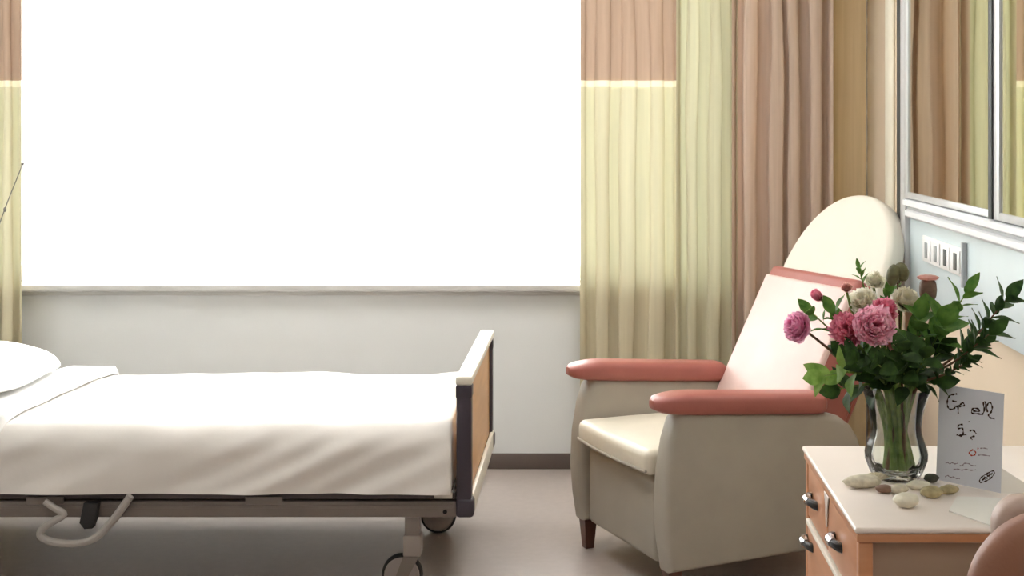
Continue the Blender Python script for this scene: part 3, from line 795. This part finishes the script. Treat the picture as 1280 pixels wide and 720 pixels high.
def pod(i, head, r, m, label, two=False):
    pts = vpath(i, 9, head - Vector((0, 0, r * .8)))
    root = empty('seed_pod', pts[0], label, 'seed pod', group='seed pods in the vase')
    MB().tube(pts, [.0025, .0026, .0026, .0022, .0022], 8).build('stem', M['stem_brown'], root)
    q = MB()
    if two:
        q.blob(head + Vector((-.011, -.004, -.003)), (.014, .014, .024), Matrix.Rotation(.15, 4, 'Y'), 2, 2, .08, 3, i)
        q.blob(head + Vector((.010, .006, .003)), (.016, .016, .021), Matrix.Rotation(-.25, 4, 'Y'), 2, 2, .08, 3, i + 1)
    else:
        q.blob(head, (.0185, .0185, .024), None, 2.4, 2.8, .05, 3, i)
    q.build('pod', m, root)
    if not two:
        cr = MB(); cr.lathe([(0, 0), (.019, .001), (.022, .006), (.014, .010), (0, .011)], 14, c=head + Vector((0, 0, .021)), flute=.12, nf=7); cr.build('pod_cap', M['blush_petal'], root, 'pale fringed cap')
pod(15, W(1122, 342, 2.92), .024, M['pod_olive'], 'olive twin-lobed seed pod at the very top of the bouquet', True)
pod(16, W(1160, 362, 2.90), .022, M['pod_brown'], 'brown barrel-shaped seed pod right of the olive pod')

def branch(i, head, bend, n, L, wd, lm, label, stem='stem_brown', start=.42, droop=.15, spread=.9, group='leafy branches in the vase', seed=0, extra=True):
    rn = random.Random(seed * 31 + i)
    pts = vpath(i, 9, head, bend)
    root = empty('leafy_branch', pts[0], label, 'branch', group=group)
    MB().tube(pts, [.0042, .0042, .0038, .0026, .0012], 7).build('stem', M[stem], root)
    P = [Vector(p) for p in pts[2:]]
    def at(t):
        if t < .5: return P[0].lerp(P[1], t * 2), (P[1] - P[0]).normalized()
        return P[1].lerp(P[2], t * 2 - 1), (P[2] - P[1]).normalized()
    m = MB()
    for k in range(n):
        t = start + (1 - start) * k / max(1, n - 1) * .96
        p, d = at(t)
        an = k * 2.4 + rn.uniform(-.4, .4)
        o = d.orthogonal().normalized(); rad = Matrix.Rotation(an, 3, d) @ o
        dv = d * rn.uniform(.5, .9) + rad * spread * rn.uniform(.7, 1.1) + Vector((0, 0, .12))
        leaf(m, p, dv, d.cross(rad) + rad * .1, L * rn.uniform(.75, 1.15), wd * rn.uniform(.8, 1.15), droop)
    p, d = at(1.0)
    leaf(m, p, d, d.cross(Vector((0, -1, .2))), L * .95, wd, .05)
    m.build('leaves', M[lm], root, angle=180)
    return root
branch(1, W(1208, 366, 2.90), .02, 9, .056, .024, 'leaf_mid', 'upright leafy twig right of the brown pod with pale pointed leaf tips', 'stem', .55, seed=1)
branch(2, W(1258, 374, 2.92), -.06, 16, .060, .030, 'leaf_dark', 'long dark leafy branch sweeping out to the upper right end of the bouquet', seed=2, start=.45)
branch(3, W(1236, 418, 2.84), -.04, 11, .060, .030, 'leaf_dark', 'dark leafy branch reaching right below the longest one', seed=3, start=.5)
branch(4, W(1212, 452, 2.86), -.02, 13, .032, .017, 'leaf_dark', 'fine dark sprig with tiny leaves drooping low at right of the vase', seed=4, start=.5)
branch(5, W(1030, 470, 2.82), .10, 6, .062, .034, 'leaf_light', 'yellow-green broad leaves drooping low over the left side of the vase', 'stem', .5, .25, seed=5)
branch(6, W(1043, 392, 2.87), .04, 6, .056, .026, 'leaf_mid', 'mid green leaves standing between the pink bud and the deep rose flower', 'stem', .55, .1, seed=6)
branch(7, W(1016, 392, 2.88), .03, 4, .050, .024, 'leaf_mid', 'mid green leaf pair just under the closed pink bud', 'stem', .75, .15, seed=7)
branch(8, W(1178, 408, 2.84), .03, 7, .072, .046, 'leaf_mid', 'broad bright green leaves on the right of the bouquet below the ivory flowers', 'stem', .5, .15, seed=8)
branch(10, W(1150, 400, 2.85), .02, 7, .066, .036, 'leaf_mid', 'green leaves in the middle right of the largest pink peony', 'stem', .45, .15, seed=9)
branch(12, W(1112, 368, 2.95), .02, 6, .040, .020, 'leaf_mid', 'small leafy twig standing up behind the rose pink flower', 'stem', .6, .1, seed=10)
branch(13, W(1074, 336, 2.95), .02, 6, .026, .010, 'leaf_mid', 'thin green sprig at the top left with a curled pale tip', 'stem', .86, .1, seed=11)
G = 'dark filler branches of the bouquet'
fill = [(1072, 452, 2.80), (1098, 456, 2.78), (1128, 440, 2.79), (1155, 448, 2.80), (1176, 440, 2.86), (1060, 446, 2.88), (1085, 440, 2.96), (1140, 425, 2.97), (1115, 430, 2.88), (1050, 486, 2.88), (1168, 478, 2.90), (1130, 466, 2.80)]
for k, (x, y, d) in enumerate(fill):
    branch(20 + k, W(x, y, d), .05, 8, .058, .034, 'leaf_dark', 'dark green leaves packed in the dense middle of the bouquet', 'stem', .15, .2, 1.0, group=G, seed=20 + k)

# stones and shells round the vase
def pebble(name, px_, py_, w_, dp, h, m, label, cat, seed, p=2.2, rz=0.0, q=2.0):
    c = T(px_, py_)
    b_ = MB(); b_.blob(c + Vector((0, 0, h * .97)), (w_ / 2, dp / 2, h), Matrix.Rotation(rz, 4, 'Z'), p, q, .16, 1.7, seed, 24, 14)
    for v in b_.bm.verts:
        if v.co.z < NZ + .0006: v.co.z = NZ + .0006
    return b_.build(name, M[m], None, label, cat, group='stones and shells around the vase', angle=180)
pebble('flat_stone', 1078, 609, .080, .042, .013, 'stone', 'large flat pale stone at the left end of the pile by the vase', 'stone', 1, 2.4, .1)
pebble('shell', 1133, 634, .052, .040, .015, 'shell', 'cream shell lying alone in front of the pebbles', 'shell', 4, 2.2, .2)
pebble('stone', 1105, 616, .034, .026, .009, 'stone_brown', 'small brown stone beside the large flat pale stone', 'stone', 5)
pebble('stone', 1124, 617, .036, .028, .010, 'stone', 'small pale stone in front of the vase middle', 'stone', 6)
pebble('stone', 1148, 612, .050, .030, .010, 'shell', 'long whitish stone in front of the vase, right of its middle', 'stone', 7, 2.2, -.1)
pebble('stone', 1164, 622, .046, .034, .012, 'stone_olive', 'olive tinted stone right of the lone cream shell', 'stone', 8)
pebble('stone', 1186, 617, .044, .030, .009, 'stone_olive', 'flat olive stone at the right end of the pile under the card', 'stone', 9, 2.2, .3)
pebble('stone', 1164, 603, .032, .018, .010, 'stone_dark', 'dark green stone at the lower left corner of the card', 'stone', 10)
# upright shell leaning on the vase
c = T(1096, 606)
sh = MB()
def shell_f(u, v):
    a = (u - .5) * 2.2
    rr = .034 * v
    return c + Vector((math.sin(a) * rr - .002, .012 - .030 * v * math.cos(a) * .35 + .0015 * math.cos(18 * a) * v, .002 + math.cos(a) * rr * .72))
sh.grid(shell_f, 36, 8)
shv = [f for f in sh.bm.faces]
bmesh.ops.solidify(sh.bm, geom=shv, thickness=.003)
sh.build('shell', M['shell'], None, 'white fan shell leaning at the left foot of the vase', 'shell', angle=60, group='stones and shells around the vase')

# ------------------------------------------------------------------ greeting card
cl = T(1170, 600); crr = T(1251, 617)
ux = (crr - cl); CW = ux.length; ux.normalize()
nrm = Vector((ux.y, -ux.x, 0)).normalized()
if nrm.y > 0: nrm = -nrm
CH = .206; lean = .07
up = (Vector((0, 0, 1)) - nrm * lean).normalized()
cn = ux.cross(up).normalized()
if cn.y > 0: cn = -cn
CM = Matrix((( ux.x, up.x, cn.x, cl.x), (ux.y, up.y, cn.y, cl.y), (ux.z, up.z, cn.z, cl.z + .0008), (0, 0, 0, 1)))
cd = empty('greeting_card', (cl + crr) / 2, 'white greeting card with handwriting standing right of the vase', 'card')
MB().box((0, 0, -.0009), (CW, CH, 0), 0, mx=CM).build('front_leaf', M['card'], cd)
# rear leaf hinged at the right edge, folded back
th = math.radians(40)
hx = (ux * math.cos(th) - nrm * math.sin(th)).normalized()
bl = MB(); 
MH = Matrix(((hx.x, up.x, 0, crr.x), (hx.y, up.y, 0, crr.y), (hx.z, up.z, 0, crr.z + .0008), (0, 0, 0, 1)))
q = [(0.0, 0), (.085, 0), (.0, .052)]
vs = []
n2 = hx.cross(up).normalized()
for off in (0, .0012):
    vs.append([bl.bm.verts.new(crr + Vector((0, 0, .0008)) + hx * a + up * b_ + n2 * off) for a, b_ in q])
bl.bm.faces.new(vs[0]); bl.bm.faces.new(list(reversed(vs[1])))
for k in range(3): bl.bm.faces.new((vs[0][k], vs[0][(k + 1) % 3], vs[1][(k + 1) % 3], vs[1][k]))
bl.build('card_strut', M['paper'], cd, 'white triangular support flap', recalc=True)
def cp(x, y):
    """photo pixel on the card -> card coordinates"""
    u = (x - 1171) / (1250.5 - 1171); yb_ = 600 + 17 * u; yt = 487 + 3 * u
    return (u * CW, (yb_ - y) / (yb_ - yt) * CH)
def strokes(lst, wd, mname, name, lift=.0004):
    m_ = MB()
    for st in lst:
        pts = [Vector((*cp(x, y), lift)) for x, y in st]
        if len(pts) == 1: pts = [pts[0] - Vector((.0012, 0, 0)), pts[0] + Vector((.0012, 0, 0))]
        P = []
        for i in range(len(pts) - 1):
            p0 = pts[max(i - 1, 0)]; p1 = pts[i]; p2 = pts[i + 1]; p3 = pts[min(i + 2, len(pts) - 1)]
            for k in range(5):
                s = k / 5
                P.append(.5 * ((2 * p1) + (p2 - p0) * s + (2 * p0 - 5 * p1 + 4 * p2 - p3) * s * s + (3 * p1 - p0 - 3 * p2 + p3) * s ** 3))
        P.append(pts[-1]); L, R = [], []
        for i, p in enumerate(P):
            d = P[min(i + 1, len(P) - 1)] - P[max(i - 1, 0)]
            d = d.normalized() if d.length > 1e-9 else Vector((1, 0, 0))
            n = Vector((-d.y, d.x, 0)) * wd * .5 * (.75 + .35 * math.sin(i * 1.3))
            L.append(m_.bm.verts.new(CM @ (p + n))); R.append(m_.bm.verts.new(CM @ (p - n)))
        for i in range(len(P) - 1):
            m_.bm.faces.new((L[i], R[i], R[i + 1], L[i + 1]))
    return m_.build(name, M[mname], cd, angle=180)
def z9(l): return [(1165 + x / 9, 480 + y / 9) for x, y in l]
def z8(l): return [(1165 + x / 8, 550 + y / 8) for x, y in l]
strokes([z9(s) for s in (
    [(258, 150), (225, 158), (175, 180), (152, 235), (158, 295), (188, 325), (235, 308), (246, 280)], [(205, 232), (256, 232)],
    [(252, 292), (300, 262), (322, 238), (345, 268), (300, 282), (276, 298), (280, 362)],
    [(440, 320), (505, 318), (500, 292), (440, 294), (430, 345), (500, 346)],
    [(500, 346), (540, 350), (562, 310), (575, 215), (552, 218), (562, 300)],
    [(600, 320), (590, 250), (622, 205), (648, 250), (640, 310), (612, 350), (632, 380), (678, 386)],
    [(402, 436), (404, 444)],
    [(335, 478), (290, 488), (284, 525), (330, 520), (342, 570), (322, 605), (268, 594)], [(300, 600), (378, 588)],
    [(410, 545), (450, 534), (486, 570)], [(470, 598), (425, 616), (446, 640)])], .0040, 'ink', 'handwriting')
strokes([z8(s) for s in ([(405, 105), (370, 135), (385, 162), (420, 160), (432, 132), (405, 108)], [(455, 85), (450, 108)])], .0032, 'ink_red', 'red_mark')
strokes([z8(s) for s in ([(475, 90), (510, 86), (545, 92)], [(455, 160), (500, 156), (570, 162)],
    [(140, 245), (160, 238), (180, 250), (205, 240), (230, 250), (258, 244)], [(280, 268), (310, 262), (325, 244), (370, 246), (395, 262), (440, 264)],
    [(220, 304), (260, 300), (300, 310), (340, 302), (390, 310), (440, 304)], [(140, 376), (165, 362), (190, 380), (220, 376), (250, 390), (286, 394)])], .0024, 'ink_pale', 'small_writing')
strokes([z8(s) for s in ([(478, 420), (490, 385), (540, 345), (600, 312), (618, 330), (590, 380), (540, 415), (490, 430), (478, 418)], [(500, 410), (560, 365), (600, 330)], [(510, 385), (540, 405)], [(545, 350), (575, 375)], [(520, 372), (555, 395)], [(570, 335), (595, 355)])], .0030, 'ink', 'leaf_drawing')
# white paper sheet
ps = MB()
a = [T(1196, 618.0), T(1262, 625), T(1282, 662), T(1244, 664), T(1190, 646)]
ps.extrude([(v.x, v.y) for v in (T(1196, 622), T(1247, 624), T(1290, 630), T(1290, 656), T(1238, 658), T(1186, 640))], 'xy', NZ + .0006, NZ + .0030)
ps.build('paper_sheet', M['paper'], None, 'white paper sheet lying on the nightstand in front of the card', 'paper')

# ------------------------------------------------------------------ brown visitor chair, lower right foreground
vc = empty('visitor_chair', (.83, 2.1, 0), 'brown upholstered chair with rounded back, cut off at the lower right corner', 'chair')
def rrect(x0, x1, z0, z1, r):
    o = []
    for cx, cz, a0 in ((x1 - r, z1 - r, 0), (x0 + r, z1 - r, PI / 2)):
        for k in range(13):
            a = a0 + PI / 2 * k / 12
            o.append((cx + r * math.cos(a), cz + r * math.sin(a)))
    return o + [(x0 + .012, z0), (x1 - .012, z0)]
t = MB(); t.extrude(rrect(.545, 1.10, .36, .962, .13), 'xz', 1.93, 1.985, .022, 4); vb = t.build('backrest', M['brown_chair'], vc)
t = MB(); t.extrude(rrect(.600, 1.06, .48, .968, .045), 'xz', 1.987, 2.04, .018, 4); t.build('back_cushion', M['brown_pale'], vb, 'paler taupe back cushion')
t = MB(); t.box((.58, 2.042, .40), (1.08, 2.46, .49), .03, 4); t.build('seat', M['brown_pale'], vc)
for x in (.60, 1.06):
    for y in (1.96, 2.43):
        MB().lathe([(0, 0), (.013, 0), (.018, .405), (0, .406)], 14, c=(x, y, 0)).build('leg', M['chair_leg'], vc)

# ------------------------------------------------------------------ light
wd = bpy.data.worlds.new('sky'); SC.world = wd; wd.use_nodes = True
nt = wd.node_tree; nt.nodes.clear()
ow = nn(nt, 'ShaderNodeOutputWorld'); bg = nn(nt, 'ShaderNodeBackground')
bg.inputs['Color'].default_value = (.96, .985, 1.0, 1); bg.inputs['Strength'].default_value = 15.0
nt.links.new(bg.outputs[0], ow.inputs['Surface'])
pl_ = bpy.data.lights.new('window_portal', 'AREA'); pl_.shape = 'RECTANGLE'; pl_.size = WX1 - WX0; pl_.size_y = WZ1 - WZ0
po = bpy.data.objects.new('window_portal', pl_); COL.objects.link(po)
po.location = ((WX0 + WX1) / 2, YB + .22, (WZ0 + WZ1) / 2); po.rotation_euler = (-PI / 2, 0, 0)
pl_.cycles.is_portal = True

# ------------------------------------------------------------------ camera
cam = bpy.data.cameras.new('camera'); co = bpy.data.objects.new('camera', cam); COL.objects.link(co)
cam.sensor_fit = 'HORIZONTAL'; cam.sensor_width = 36.0; cam.lens = 36.0 * F / 1280
cam.shift_x = -(740 - 640) / 1280; cam.shift_y = -(360 - 150) / 1280
cam.clip_start = .05; cam.clip_end = 300
co.location = (0, 0, EYE); co.rotation_euler = (PI / 2, 0, 0)
SC.camera = co
SC.view_settings.view_transform = 'Standard'; SC.view_settings.look = 'None'
SC.view_settings.exposure = 0.9; SC.view_settings.gamma = 1.0; SC.view_settings.use_curve_mapping = False
SC.cycles.use_denoising = True
SC.cycles.max_bounces = 12; SC.cycles.transparent_max_bounces = 24; SC.cycles.diffuse_bounces = 6
SC.cycles.sample_clamp_indirect = 8.0
